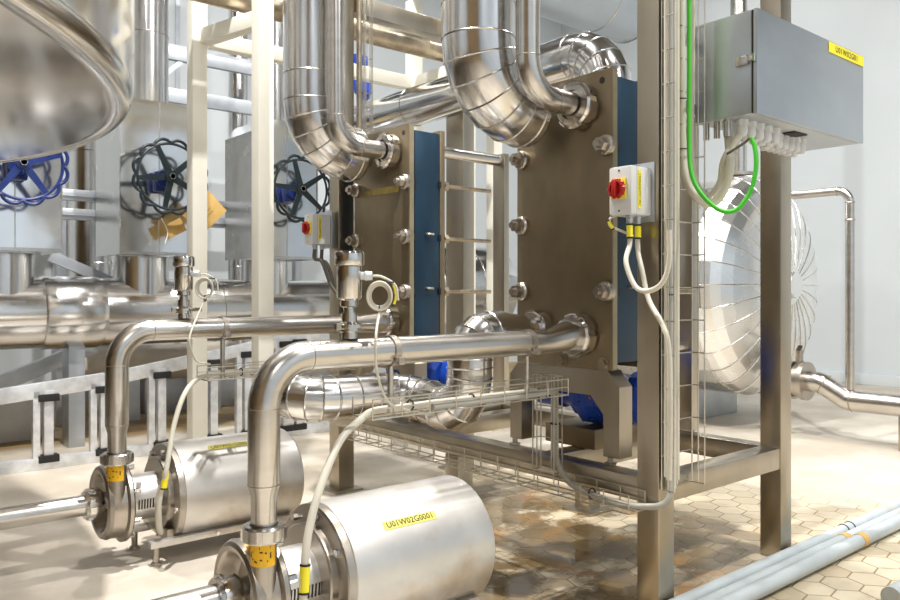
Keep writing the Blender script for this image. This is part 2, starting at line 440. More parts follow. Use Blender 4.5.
# ------------------------------------------------------------------ process pipes
def nut(m, c, ax, R, w=.045):
    c = V(c); ax = V(ax).normalized()
    m.gear(c - ax * w * .5, ax, R, R * .92, 6, w)
    m.lathe([(R * .62, -w * .72), (R * .86, -w * .72), (R * .93, -w * .5)], c, ax, 32).lathe([(R * .93, w * .5), (R * .86, w * .7), (R * .62, w * .7)], c, ax, 32)
    return m
def delivery_pipe(x0, y, zp, zf, labels):
    t = thing('process_pipe', (x0, y, .47), labels, 'pipe', 'stainless delivery pipes from pump to exchanger')
    pts = [V((x0, y, .49)), V((x0, y, .595)), V((x0, y, .632))] + fil([(x0, y, .64), (x0, y, zp), (2.30, y, zp)], .15, 14)[1:]
    rs = [.039, .039, .0485] + [.0485] * (len(pts) - 3)
    pts += [V((2.44, y, zf)), V((2.50, y, zf))]; rs += [.062, .062]
    MB().tube(pts, rs, 32).build('bent_tube', 'pipe', t, 50)
    nut(MB(), (x0, y, .486), EZ, .069, .034).build('union_nut', 'pipe', t)
    nut(MB(), (2.495, y, zf), EX, .093).build('union_nut', 'polish', t)
    m = MB()
    m.torus((x0, y, zp - .15), EZ, .0475, .002).torus((x0 + .15, y, zp), EX, .0475, .002).torus((x0, y, .63), EZ, .0475, .002)
    m.build('weld_bead', 'weld', t)
    for xx in (1.54, 2.20):
        m = MB()
        m.lathe([(.049, -.012), (.054, -.012), (.054, .012), (.049, .012)], (xx, y, zp), EX, 32)
        m.box((xx, y - .053, zp - .03), (.024, .03, .025), .003)
        c = m.build('pipe_clamp', 'cast', t)
        MB().cyl((xx, y, zp - .05), (xx, y, .80), .011, seg=12).build('clamp_rod', 'pipe', c)
    return t
PIPE1, PIPE2 = HX1 + .16, HX2 + .158
delivery_pipe(1.072, PIPE1, 1.009, 1.028, 'stainless delivery pipe rising from the nearest pump, its bend in front of the rear motor')
delivery_pipe(1.057, PIPE2, 1.04, 1.045, 'stainless delivery pipe rising from the rear pump, behind the nearest bend')
def drop_pipe(xd, y, label):
    t = thing('process_pipe', (xd, y, 1.95), label, 'pipe', 'bare stainless pipes dropping into the exchangers')
    pts = fil([(xd, y, 3.7), (xd, y, 1.992), (2.50, y, 1.992)], .15, 14)
    MB().tube(pts, .0485, 32).build('bent_tube', 'pipe', t, 50)
    nut(MB(), (2.495, y, 1.992), EX, .1).build('union_nut', 'polish', t)
    MB().torus((xd, y, 2.142), EZ, .0478, .002).torus((xd + .15, y, 1.992), EX, .0478, .002).build('weld_bead', 'weld', t)
drop_pipe(2.205, HX1 + .158, 'bare stainless pipe bending into the upper port of the nearer heat exchanger')
drop_pipe(2.165, HX2 + .158, 'bare stainless pipe bending into the upper port of the farther heat exchanger')
def clad_pipe(t, pts, r, bends, n=4, seg=36, beads=True, extra=(), name='cladding', m='clad'):
    path = fil(pts, bends, n)
    MB().tube(path, r, seg).build(name, m, t, 17)
    if beads:
        b = MB()
        for i in range(1, len(path) - 1):
            tt = (path[i + 1] - path[i - 1]).normalized(); b.torus(path[i], tt, r, .0042, 40, 6)
        for c, ax in extra: b.torus(c, ax, r, .0042, 40, 6)
        b.build('seam_band', 'seam', t)
def big_elbow(y, label):
    t = thing('insulated_pipe', (2.155, y, 1.84), label, 'insulated pipe', 'clad insulated pipes dropping into the exchangers')
    clad_pipe(t, [(2.155, y, 3.7), (2.155, y, 1.995), (2.435, y, 1.995)], .153, .26, 6, extra=[((2.155, y, z), EZ) for z in (2.40, 2.9)])
    MB().lathe([(.05, 0), (.153, 0), (.149, .012), (.05, .02)], (2.435, y, 1.995), EX, 36).cyl((2.449, y, 1.995), (2.529, y, 1.995), .06).build('end_collar', 'seam', t)
big_elbow(HX1 + .395, 'fat clad insulated pipe with segmented elbow entering the nearer heat exchanger')
big_elbow(HX2 + .395, 'fat clad insulated pipe with segmented elbow entering the farther heat exchanger')
# lower insulated line of the near exchanger
y = HX1 + .395
t = thing('insulated_pipe', (2.1, y, .6), 'clad insulated pipe looping down below the long steel pipe from the nearer exchanger', 'insulated pipe')
nut(MB(), (2.497, y, 1.045), EX, .085).build('union_nut', 'polish', t)
MB().tube([(2.529, y, 1.045), (2.44, y, 1.045), (2.42, y, 1.045), (2.28, y, 1.035), (2.19, y, 1.035)], [.055, .055, .062, .095, .092], 32).build('reducer', 'clad', t)
y2 = 2.80
clad_pipe(t, [(2.24, y, 1.035), (2.107, y, 1.035), (2.107, y, .685), (2.107, y2, .755), (1.585, y2, .77), (1.56, 3.03, .785)], .093, [.10, .15, .15, .12], 4,
          extra=[((2.107, y, .9), EZ)] + [((x, y2, .765), EX) for x in (1.80, 1.90)])
MB().lathe([(0, 0), (.10, 0), (.10, .02), (0, .02)], (1.56, 3.03, .785), V((-.03, .25, .015)), 32).build('end_flange', 'cast', t)

# ------------------------------------------------------------------ centrifugal pumps
def pump(xc, yp, label, motor_text, nfeet):
    ya, zc = yp + .12, .272
    t = thing('centrifugal_pump', (xc + .4, ya, 0), label, 'pump', 'stainless centrifugal pumps')
    o = V((xc, ya, zc)); R = .228
    m = MB()
    m.lathe([(.0, -.062), (.178, -.062), (.186, -.055), (.186, -.04), (.166, -.034), (.162, .005), (.165, .022), (.158, .038), (.146, .045), (.132, .042), (.122, .03), (.116, .0), (.10, -.018), (.05, -.02), (.045, -.01), (.042, .045), (0, .045)], o, -EX, 56)
    c = m.build('casing', 'cast', t)
    m = MB()
    for k in range(8):
        a = 2 * PI * (k + .5) / 8
        m.hexa((xc + .06, ya + .165 * math.cos(a), zc + .165 * math.sin(a)), EX, .012, .03)
    m.build('casing_bolt', 'polish', c)
    pts = [V((xc, yp, zc)), V((xc, yp, .36)), V((xc, yp, .45)), V((xc, yp, .460))]
    d = MB().tube(pts, [.043, .037, .039, .039], 28).build('discharge_nozzle', 'cast', t)
    # orange warning sticker wrapped on the nozzle, facing the camera side
    def wrap(rad, zmid):
        def f(x, yv):
            a = math.atan2(-SA, -CA * 1.0) + x / rad
            return V((xc + rad * math.cos(a), yp + rad * math.sin(a), zmid + yv))
        return f
    f = wrap(.0405, .425); m = MB(); n = 10; w, h = .094, .066
    for i in range(n):
        x0, x1 = -w / 2 + w * i / n, -w / 2 + w * (i + 1) / n
        m.quad([f(x0, -h / 2), f(x1, -h / 2), f(x1, h / 2), f(x0, h / 2)])
    st = m.build('warning_sticker', 'orange', t, recalc=False)
    f = wrap(.0412, .425); m = MB()
    def ql(a, b, wd):
        a, b = V((*a, 0)), V((*b, 0)); nn = (b - a).normalized().cross(EZ) * wd * 1.4
        m.quad([f(*(p.x, p.y)) for p in (a + nn, a - nn, b - nn, b + nn)])
    for a, b, wd in (((-.005, .022), (.03, .025), .0025), ((-.03, -.012), (.0, .012), .0022), ((-.03, .010), (.0, -.012), .0022), ((.0, .012), (.018, .008), .0018),
                     ((.0, -.012), (.022, -.016), .0018), ((-.037, .006), (-.037, -.008), .002), ((.03, .01), (.03, -.008), .0016), ((-.022, -.016), (-.012, -.02), .0018)):
        ql(a, b, wd)
    m.build('printed_mark', 'ink', st, recalc=False)
    a0, a1 = 1.9, 2.5
    m = MB(); xs = (xc - .035, xc + .02)
    for i in range(6):
        b0, b1 = a0 + (a1 - a0) * i / 6, a0 + (a1 - a0) * (i + 1) / 6
        m.quad([(xs[0], ya + .1765 * math.cos(b0), zc + .1765 * math.sin(b0)), (xs[1], ya + .1765 * math.cos(b0), zc + .1765 * math.sin(b0)),
                (xs[1], ya + .1765 * math.cos(b1), zc + .1765 * math.sin(b1)), (xs[0], ya + .1765 * math.cos(b1), zc + .1765 * math.sin(b1))])
    m.build('casing_sticker', 'orange', t)
    nut(MB(), (xc - .068, ya, zc), EX, .070, .050).build('inlet_nut', 'polish', t)
    # lantern with vent slots, motor flange, shroud
    xm = xc + .235
    la = MB().lathe([(.112, .062), (.112, .07), (.105, .075), (.105, xm - xc - .01), (.12, xm - xc)], o, EX, 40).build('lantern', 'shroud', t)
    m = MB()
    for k in range(9):
        xx = xc + .10 + k * .0125
        for a in (PI + .12,):
            u = V((0, math.cos(a), math.sin(a))); w_ = V((0, -math.sin(a), math.cos(a)))
            p = V((xx, ya, zc)) + u * .1055
            m.quad([p - w_ * .022 - EX * .0032, p - w_ * .022 + EX * .0032, p + w_ * .022 + EX * .0032, p + w_ * .022 - EX * .0032])
    m.build('vent_grille', 'dark', la)
    fl = MB().lathe([(.10, -.03), (.165, -.03), (.17, -.025), (.17, -.002), (.18, 0), (R - .006, 0), (R, .004), (R, .03), (.1, .03)], (xm, ya, zc), EX, 56).build('motor_flange', 'cast', t)
    m = MB()
    for k in range(8):
        a = 2 * PI * (k + .25) / 8
        m.hexa((xm, ya + .20 * math.cos(a), zc + .20 * math.sin(a)), -EX, .013, .014)
    m.build('flange_bolt', 'polish', fl)
    x1 = xm + .03; L = .60
    sh = MB().lathe([(R - .03, 0), (R - .002, 0), (R + .002, .004), (R + .002, L - .012), (R - .008, L), (R - .05, L + .006), (0, L + .006)], (x1, ya, zc), EX, 72).build('motor_shroud', 'shroud', t)
    MB().torus((x1 + .006, ya, zc), EX, R - .012, .006, 56, 8).build('rim_seal', 'black', sh)
    # yellow tag number along the shroud
    best = None; tgt = motor_text[1]
    for i in range(60):
        X = x1 + .05 + (L - .1) * i / 59
        for j in range(60):
            a = PI * .5 + PI * .5 * j / 59
            q = proj((X, ya + R * math.cos(a), zc + R * math.sin(a))); e = (q[0] - tgt[0]) ** 2 + (q[1] - tgt[1]) ** 2
            if best is None or e < best[0]: best = (e, X, a)
    _, X0, a0 = best
    def fm(rad):
        return lambda x, yv: V((X0 + x, ya + rad * math.cos(a0 - yv / rad), zc + rad * math.sin(a0 - yv / rad)))
    f = fm(R + .0035); m = MB(); w, h = .22, .032
    for i in range(4):
        v0, v1 = -h / 2 + h * i / 4, -h / 2 + h * (i + 1) / 4
        m.quad([f(-w / 2, v0), f(w / 2, v0), f(w / 2, v1), f(-w / 2, v1)])
    lb = m.build('tag_sticker', 'paleyellow', t, recalc=False)
    MB().text(motor_text[0], .030, fm(R + .0042), 1.02).build('tag_lettering', 'ink', lb, recalc=False)
    # skid
    for s_ in (-1, 1):
        yy = ya - .03 + s_ * .145
        r = MB().bx(xc + .12, x1 + L - .05, yy - .022, yy + .022, .078, .108, .004).build('skid_rail', 'shroud', t)
        MB().hexa((x1 + .16, yy + s_ * .022, .093), EY * s_, .01, .008).hexa((x1 + .40, yy + s_ * .022, .093), EY * s_, .01, .008).build('rail_bolt', 'polish', r)
        for xx in (xc + .15, x1 + L - .1):
            MB().cyl((xx, yy, .0), (xx, yy, .08), .014, seg=14).lathe([(0, 0), (.024, 0), (.022, .01), (.012, .018)], (xx, yy, 0), EZ, 18).build('foot', 'cast', t)
    MB().bx(xm - .03, xm + .0, ya - .16, ya + .16, .09, .14, .004).build('cross_member', 'frame', t)
    return ya, zc, xm
pa = pump(1.072, PIPE1, 'stainless pump nearest the camera, its big shroud stained and tagged with large letters', ('U01W02G0001', (410, 520)), 4)
pb = pump(1.057, PIPE2, 'stainless pump farther back, standing on small feet beside the aluminium ladder', ('U01W01G0001', (231, 445)), 4)
for (ya, zc, xm), lab in ((pa, 'stainless suction pipe feeding the nearest pump'), (pb, 'stainless suction pipe coming in level along the floor to the rear pump')):
    xs = 1.057 - .09
    t = thing('suction_pipe', (0, ya, zc - .05), lab, 'pipe', 'suction pipes of the pumps')
    MB().cyl((xs, ya, zc), (-3.5, ya, zc), .045, seg=32).build('straight_tube', 'pipe', t)
    MB().torus((xs - .9, ya, zc), EX, .0447, .0015).build('weld_bead', 'weld', t)
    for x in (-.4, -2.6):
        MB().bx(x - .02, x + .02, ya - .02, ya + .02, 0, zc - .045, .003).bx(x - .05, x + .05, ya - .05, ya + .05, 0, .01).build('pipe_support', 'frame', t)

# ------------------------------------------------------------------ pressure transmitters
def transmitter(x, y, zt, label, s=1.0):
    t = thing('pressure_transmitter', (x, y, zt), label, 'sensor', 'pressure transmitters on the delivery pipes')
    o = (x, y, zt)
    MB().lathe([(0, 0), (.026, 0), (.026, .02), (.034, .024), (.034, .034), (.046, .036), (.046, .046), (.034, .05), (.026, .055), (.026, .085), (0, .085)], o, EZ, 32).build('process_fitting', 'polish', t)
    MB().box((x - .045, y - .01, zt + .041), (.03, .018, .022), .003).cyl((x + .03, y - .03, zt + .041), (x + .06, y - .06, zt + .041), .009, seg=12).build('clamp_wing', 'cast', t)
    MB().lathe([(0, .085), (.019, .085), (.019, .10), (.030, .106), (.030, .125), (.036, .13), (0, .13)], o, EZ, 32).build('neck', 'polish', t)
    MB().lathe([(0, .13), (.038, .13), (.041, .135), (.041, .235), (0, .24)], o, EZ, 36).build('housing', 'polish', t)
    MB().lathe([(0, .238), (.046, .238), (.049, .243), (.049, .278), (.045, .285), (0, .286)], o, EZ, 36).build('cap', 'polish', t)
    g = V((x, y, zt + .205)); dr = (V((.76, -.65, 0))).normalized()
    MB().tube([g + dr * .036, g + dr * .05, g + dr * .052, g + dr * .075], [.013, .013, .016, .014], 16).build('cable_gland', 'white', t)
    return g + dr * .078, dr
g1, dr = transmitter(1.375, PIPE1, 1.009 + .049, 'polished cylindrical transmitter on top of the nearest delivery pipe')
g2, _ = transmitter(1.352, PIPE2, 1.04 + .049, 'smaller-looking polished transmitter on the rear delivery pipe, before the pale cream upright')
def sensor_cable(g, d, pts, label):
    t = thing('sensor_cable', g, label, 'cable', 'coiled cables of the transmitters')
    c = g + V(d) * .022 + V((0, 0, -.066)); m = MB()
    u = V(d).normalized(); lead = smooth([g, g + u * .03 + V((0, 0, -.004)), c + u * .05 + V((0, 0, .035)), c + u * .06 + V((0, 0, -.015))], 6)
    m.tube(lead, .0042, 8)
    for k in range(3):
        rr = .036 + .005 * k; off = V((-.64, -.77, 0)) * (.008 * k)
        m.tube([c + off + u * math.cos(2 * PI * i / 28) * rr * .86 + EZ * math.sin(2 * PI * i / 28) * rr for i in range(28)], .0042, 8, closed=True)
    m.tube(smooth([c + V((0, 0, -.047))] + [V(p) for p in pts], 8), .0042, 8)
    m.build('coiled_lead', 'cable', t)
    MB().torus(c + V((0, 0, -.047)), u, .014, .003, 16, 6).torus(c + u * .03 + V((0, 0, .045)), EZ, .014, .003, 16, 6).build('cable_tie', 'black', t)
    return t
tc = sensor_cable(g1, dr, [P(376, 335, D=2.42), P(376, 365, D=2.43), P(382, 390, D=2.5), P(392, 405, D=2.6), P(410, 411, D=2.66)], 'thin cable coiled beside the nearest transmitter, dropping past the big pipe')
c = g1 + dr * .022 + V((0, 0, -.064))
MB().tube([c + dr * math.cos(a) * .053 + EZ * math.sin(a) * .06 for a in [(-.5 + 1.1 * i / 10) for i in range(11)]], .004, 8).build('earth_wire', 'yellow', tc, label='yellow wire')
sensor_cable(g2, dr, [P(190, 335, D=3.45), P(192, 352, D=3.46), P(198, 362, D=3.5), P(210, 364, D=3.6)], 'thin cable coiled in front of the pale cream upright, from the rear transmitter')

# ------------------------------------------------------------------ isolator switches
def isolator(y0, label, cable_tag):
    t = thing('isolator_switch', (2.40, y0 + .05, 1.49), label, 'isolator switch', 'grey isolators with red rotary switches')
    MB().bx(2.458, 2.464, y0 - .012, y0 + .118, 1.475, 1.70, .002).build('back_plate', 'galv', t)
    e = MB().bx(2.335, 2.458, y0, y0 + .104, 1.496, 1.678, .010).build('enclosure', 'grey', t)
    MB().bx(2.366, 2.3675, y0 - .0005, y0 + .1045, 1.50, 1.674).build('lid_joint', 'cableg', e)
    yc = y0 + .056
    MB().bx(2.328, 2.336, yc - .034, yc + .034, 1.557, 1.632, .002).build('switch_plate', 'yellow', t)
    k = MB().lathe([(0, 0), (.034, 0), (.036, .006), (.034, .016), (.026, .018), (.024, .010), (0, .010)], (2.328, yc, 1.594), -EX, 32)
    for i in range(10):
        a = 2 * PI * i / 10
        k.sph((2.319, yc + .033 * math.cos(a), 1.594 + .033 * math.sin(a)), .008, seg=10)
    k = k.build('rotary_switch', 'red', t)
    MB().box((2.309, yc, 1.594), (.026, .016, .058), .005).build('switch_grip', 'red', k)
    lb = MB().bx(2.374, 2.391, y0 - .0025, y0 - .0008, 1.52, 1.662).build('tag_sticker', 'yellow', t)
    f = lambda x, yv: V((2.3825 + yv, y0 - .0032, 1.591 - x))
    MB().text('U01W02G0001', .0165, lambda x, yv: V((2.3825 + yv, y0 - .0032, 1.591 + x)), 1.15).build('tag_lettering', 'ink', lb, recalc=False)
    m = MB().cyl((2.334, yc, 1.512), (2.336, yc, 1.512), .004, seg=10).cyl((2.334, yc, 1.662), (2.336, yc, 1.662), .004, seg=10)
    m.build('lid_screw', 'black', e)
    for xx in (2.365, 2.415):
        MB().tube([(xx, y0 + .03, 1.498), (xx, y0 + .03, 1.488), (xx, y0 + .03, 1.486), (xx, y0 + .03, 1.466)], [.016, .016, .0135, .012], 14).build('cable_gland', 'galv', t)
isolator(1.752, 'grey isolator box with red switch on the front stainless post, beside the blue plates', 1)
isolator(4.06, 'small grey isolator box with red switch seen in front of the dark spoked handwheel', 2)

def cable(name, paths, r, m, label, group=None, ties=(), tags=(), cat='cable'):
    """one cable (or tied run): paths of world points"""
    root = thing(name, paths[0][-1], label, cat, group)
    mb = MB()
    for p in paths: mb.tube(smooth(p, 8), r, 10)
    mb.build('cable_sheath', m, root, 60)
    for a, b in tags:
        MB().cyl(a, b, r * 1.22, seg=12).build('marker_sleeve', 'yellow', root, label='yellow cable marker')
        ax = (V(b) - V(a)).normalized()
        MB().cyl(V(a) - ax * .006, V(a), r * 1.32, seg=12).cyl(V(b), V(b) + ax * .006, r * 1.32, seg=12).build('cable_tie', 'black', root)
    if ties:
        mb = MB()
        for c, ax, R in ties: mb.torus(c, ax, R, .003, 16, 6)
        mb.build('cable_tie', 'black', root)
    return root
YI = 1.782
G = 'cables of the near isolator'
a = V((2.365, YI, 1.47))
cable('isolator_cable', [[a, a + V((0, 0, -.08)), P(626, 262, D=2.84), P(635, 286, D=2.80), P(648, 291, D=2.76), P(662, 283, D=2.73), P(669, 262, D=2.72), P(669, 230, D=2.72)]], .0095, 'cable',
      'beige cable looping from the red-switch isolator on the post up into the wire tray', G, tags=[(a + V((0, 0, -.055)), a + V((0, 0, -.012)))])
a = V((2.415, YI, 1.47))
cable('isolator_cable', [[a, a + V((0, 0, -.10)), P(642, 270, D=2.86), P(649, 300, D=2.82), P(663, 326, D=2.74), P(669, 352, D=2.72), P(670, 420, D=2.72), P(669, 480, D=2.72)]], .0095, 'cable',
      'beige cable dropping from the red-switch isolator on the post down into the wire tray', G, tags=[(a + V((0, 0, -.055)), a + V((0, 0, -.012)))])
a = V((2.36, YI + .06, 1.50))
cable('isolator_cable', [[a + V((0, 0, .0)), a + V((-.02, .012, -.015)), a + V((-.01, .02, -.04)), a + V((.02, .0, -.055)), V((2.385, YI, 1.42))]], .005, 'cable',
      'short thin tagged loop of cable under the left corner of the isolator on the post', G, tags=[(a + V((-.022, .018, -.022)), a + V((-.004, .012, -.048)))])
a = V((2.365, 4.09, 1.47))
cable('isolator_cable', [[a, a + V((0, 0, -.06)), P(322, 262, D=4.6), P(331, 285, D=4.55), P(340, 297, D=4.5)], [V((2.415, 4.09, 1.47)), V((2.415, 4.09, 1.40)), P(327, 264, D=4.62), P(336, 288, D=4.57), P(344, 300, D=4.5)]], .011, 'cabled',
      'dark cables curving down from the isolator before the dark handwheel')

# ------------------------------------------------------------------ wire basket trays
def basket(name, a, b, side, up, w, h, label, sp=.1, ww=.0028, group=None):
    a, b, side, up = V(a), V(b), V(side).normalized(), V(up).normalized(); m = MB(); ax = (b - a); L = ax.length; ax.normalize()
    for s_, z in ((-.5, h), (-.5, h * .5), (.5, h), (.5, h * .5), (-.5, 0), (0, 0), (.5, 0)):
        o = side * s_ * w + up * z
        m.tube([a + o, b + o], ww, 6)
    n = max(2, int(L / sp))
    for i in range(n + 1):
        c = a + ax * (L * i / n)
        m.tube([c - side * w / 2 + up * h, c - side * w / 2, c + side * w / 2, c + side * w / 2 + up * h], ww, 6)
    return tag(m.build(name, 'wire', None, 60), label, 'cable tray', group)
GT = 'wire basket cable trays'
basket('wire_tray', (1.44, PIPE1 + .02, .79), (2.40, PIPE1 + .02, .79), EY, EZ, .12, .065, 'wire basket tray hanging below the nearest long steel pipe', .12, group=GT)
basket('wire_tray', (2.43, PIPE1 + .08, .46), (2.43, PIPE1 + .08, .86), EY, -EX, .12, .05, 'short upright wire basket tray joining the hanging tray to the low one', .12, group=GT)
basket('wire_tray', (2.405, 1.78, .385), (2.405, 3.75, .385), EX, EZ, .10, .07, 'low wire basket tray running along the front floor beam of the stainless frame', .115, group=GT)
basket('wire_tray', (2.57, 1.715, .47), (2.57, 1.715, 3.5), EX, -EY, .20, .055, 'tall wire basket tray up the side of the post with the isolator', .125, group=GT)
basket('wire_tray', (1.44, PIPE2 + .0, .80), (2.25, PIPE2 + .0, .80), EY, EZ, .12, .06, 'wire basket tray hanging below the rear delivery pipe', .12, group=GT)
basket('wire_tray', (2.675, 4.0, 0.95), (2.675, 4.005, 3.5), EX, -EY, .06, .03, 'narrow upright wire tray beside the farther heat exchanger top', .2, group=GT)
tag(MB().cyl((2.622, 3.998, .95), (2.622, 4.0, 3.6), .016, seg=12).build('conduit', 'weld'), 'dark brown conduit in the narrow tray by the farther exchanger', 'conduit')

cable('tray_cable', [[V((2.546, 1.70, .5)), V((2.546, 1.70, 1.4)), V((2.546, 1.70, 2.4)), V((2.546, 1.70, 3.5))]], .010, 'cable', 'pale cable in the tall tray, farthest from the isolator')
# cable from the front pump motor through the trays and up the post
yt, zt = PIPE1 + .02, .806
cable('motor_cable', [[P(303, 606, D=2.22), P(304, 575, D=2.23), P(308, 535, D=2.26), P(320, 488, D=2.32), P(340, 441, D=2.42), P(358, 422, D=2.52), V((1.50, yt + .024, .803)), V((1.62, yt + .026, .803)), V((1.75, yt + .026, zt)), V((2.05, yt + .026, zt)), V((2.3, yt + .026, zt))]], .0125, 'cable',
      'beige cable arching from the nearest pump motor up into the hanging wire tray', tags=[(P(304, 592, D=2.225), P(305, 566, D=2.235))],
      ties=[(V((1.66, yt + .026, .809)), EX, .018), (V((1.95, yt + .026, zt)), EX, .018)])
cable('tray_cable', [[V((1.7, yt - .048, zt)), V((2.0, yt - .048, zt)), V((2.25, yt - .048, zt)), V((2.36, yt - .02, zt)), V((2.42, yt + .03, .77)), V((2.42, yt + .03, .65)), V((2.415, yt + .02, .52)), V((2.41, yt - .06, .43)), V((2.41, 1.95, .40)), V((2.42, 1.80, .40)), V((2.465, 1.69, .43)), V((2.498, 1.70, .55)), V((2.498, 1.70, .8)), V((2.498, 1.70, 2.0)), V((2.498, 1.70, 3.5))]], .0125, 'cableg',
      'thick grey cable running through the trays and up the isolator post', ties=[(V((2.42, yt + .03, .66)), EZ, .02), (V((2.41, 2.0, .41)), EY, .02), (V((2.498, 1.70, 1.2)), EZ, .018)])
cable('tray_cable', [[V((2.523, 1.70, .47)), V((2.523, 1.70, 1.4)), V((2.523, 1.70, 2.4)), V((2.523, 1.70, 3.5))]], .011, 'cable', 'pale straight cable clipped in the tall tray, beside the thick grey one')
cable('tray_cable', [[V((2.476, 1.70, .52)), V((2.476, 1.70, 1.4)), V((2.476, 1.70, 2.4)), V((2.476, 1.70, 3.5))]], .009, 'cable', 'thin pale cable at the post side of the tall tray')
yt2 = PIPE2
cable('motor_cable', [[V((1.21, pb[0] - .17, .26)), P(164, 480, D=3.36), P(168, 460, D=3.37), P(174, 425, D=3.42), P(184, 395, D=3.48), P(196, 380, D=3.58), V((1.50, yt2 + .035, .818)), V((1.62, yt2 + .035, .818)), V((1.8, yt2 + .035, .82)), V((2.2, yt2 + .035, .82))]], .0115, 'cable',
      'beige cable bending from the rear pump motor up into its wire tray', tags=[(P(164, 488, D=3.355), P(166, 470, D=3.365))], ties=[(V((1.65, yt2 + .035, .82)), EX, .018)])
cable('motor_cable', [[V((1.215, pb[0] - .215, .36)), V((1.20, pb[0] - .225, .28)), V((1.21, pb[0] - .20, .19)), V((1.24, pb[0] - .14, .13))]], .014, 'cable', 'short fat cable curving down the flange of the rear pump motor')

# ------------------------------------------------------------------ junction box on the far post
BX0, BX1, BY0, BY1, BZ0, BZ1 = 2.70, 3.625, 1.462, 1.722, 1.872, 2.258
t = thing('junction_box', (3.1, 1.6, BZ0), 'large grey sheet-steel junction box hung on the right-hand frame post', 'junction box')
MB().bx(BX0, BX1, BY0 + .022, BY1, BZ0, BZ1, .005).build('cabinet', 'jbox', t)
MB().bx(BX0 + .002, BX1 - .002, BY0 + .014, BY0 + .024, BZ0 + .002, BZ1 - .002).build('lid_seal', 'black', t)
MB().bx(BX0, BX1, BY0, BY0 + .016, BZ0 - .002, BZ1 + .002, .005).build('lid', 'jbox', t)
zl = 2.072
k = MB().box((BX0 - .008, BY0 + .055, zl), (.014, .05, .036), .004).box((BX0 - .010, BY0 + .022, zl + .002), (.012, .03, .02), .003).build('latch', 'pipe', t)
MB().cyl((BX0 - .014, BY0 + .006, zl - .012), (BX0 - .014, BY0 + .006, zl + .016), .006, seg=10).build('latch_pin', 'polish', k)
lb = MB().bx(BX1 - .345, BX1 - .008, BY0 - .0022, BY0 - .0006, BZ1 - .048, BZ1 - .004).build('tag_sticker', 'yellow', t)
MB().text('U01W02G01', .036, lambda x, yv: V((BX1 - .176 + x, BY0 - .003, BZ1 - .026 + yv)), 1.15).build('tag_lettering', 'ink', lb, recalc=False)
MB().bx(3.13, 3.24, BY0 + .07, BY0 + .16, BZ0 - .005, BZ0 + .001).build('vent_opening', 'dark', t)
for i in range(3):
    yy = BY1 - .03 - .045 * i
    MB().cyl((BX0 + .035, yy, BZ0), (BX0 + .035, yy, BZ0 - .065), .012, seg=14).build('cable_stub', 'pipe', t)
def gland(x, yv, s=1.0):
    m = MB().hexa((x, yv, BZ0 + .001), -EZ, .024 * s, .022).lathe([(0, .02), (.019 * s, .02), (.021 * s, .026), (.021 * s, .05), (.015 * s, .062), (0, .062)], (x, yv, BZ0), -EZ, 18)
    m.build('cable_gland', 'white', t)
for i in range(6):
    gland(BX0 + .07 + .062 * i, BY0 + .155, 1.0)
for i in range(5): gland(BX0 + .075 + .062 * i, BY0 + .10, .9)
for i in range(6): gland(BX0 + .43 + .05 * i, BY0 + .20, .95)
for i in range(5): gland(BX0 + .43 + .05 * i, BY0 + .14, .9)
for zz in (BZ0 + .06, BZ1 - .06):
    MB().bx(2.63, 3.39, BY1, BY1 + .02, zz - .02, zz + .02, .002).build('mounting_rail', 'galv', t)
# cables looping below it
gx = V((BX0 + .09, BY0 + .155, BZ0 - .06))
cable('box_cable', [[P(681, -20, D=3.0), P(681, 60, D=3.0), P(682, 140, D=3.0), P(686, 178, D=2.98), P(698, 198, D=2.95), P(712, 203, D=2.94), P(724, 190, D=2.93), P(730, 165, D=2.93), V((BX0 + .075, BY0 + .16, BZ0 - .05))]], .0165, 'cable',
      'thickest beige cable swinging under the big grey box, left of the green one', 'cables under the grey junction box', ties=[(P(682, 100, D=3.0), EZ, .03), (P(683, 150, D=3.0), EZ, .03)])
cable('box_cable', [[P(692, -20, D=3.02), P(692, 60, D=3.02), P(691, 150, D=3.02), P(697, 185, D=3.0), P(709, 195, D=2.98), P(720, 182, D=2.97), P(724, 160, D=2.96), V((BX0 + .072, BY0 + .11, BZ0 - .05))]], .0125, 'cable',
      'slimmer beige cable on the inside of the loop under the big grey box', 'cables under the grey junction box')
cable('box_cable', [[P(689, -20, D=2.95), P(689, 60, D=2.95), P(689, 140, D=2.95), P(692, 175, D=2.92), P(703, 196, D=2.88), P(720, 210, D=2.85), P(736, 210, D=2.83), P(750, 192, D=2.82), P(756, 168, D=2.82), P(755, 148, D=2.83), P(751, 138, D=2.84)]], .0085, 'green',
      'bright green cable hanging in a loop below the junction box')
cable('box_cable', [[P(727, 154, D=2.9), P(735, 149, D=2.88), P(744, 143, D=2.86), P(750, 138, D=2.85)]], .005, 'cabled', 'short thin black lead under the junction box at the end of the green cable')

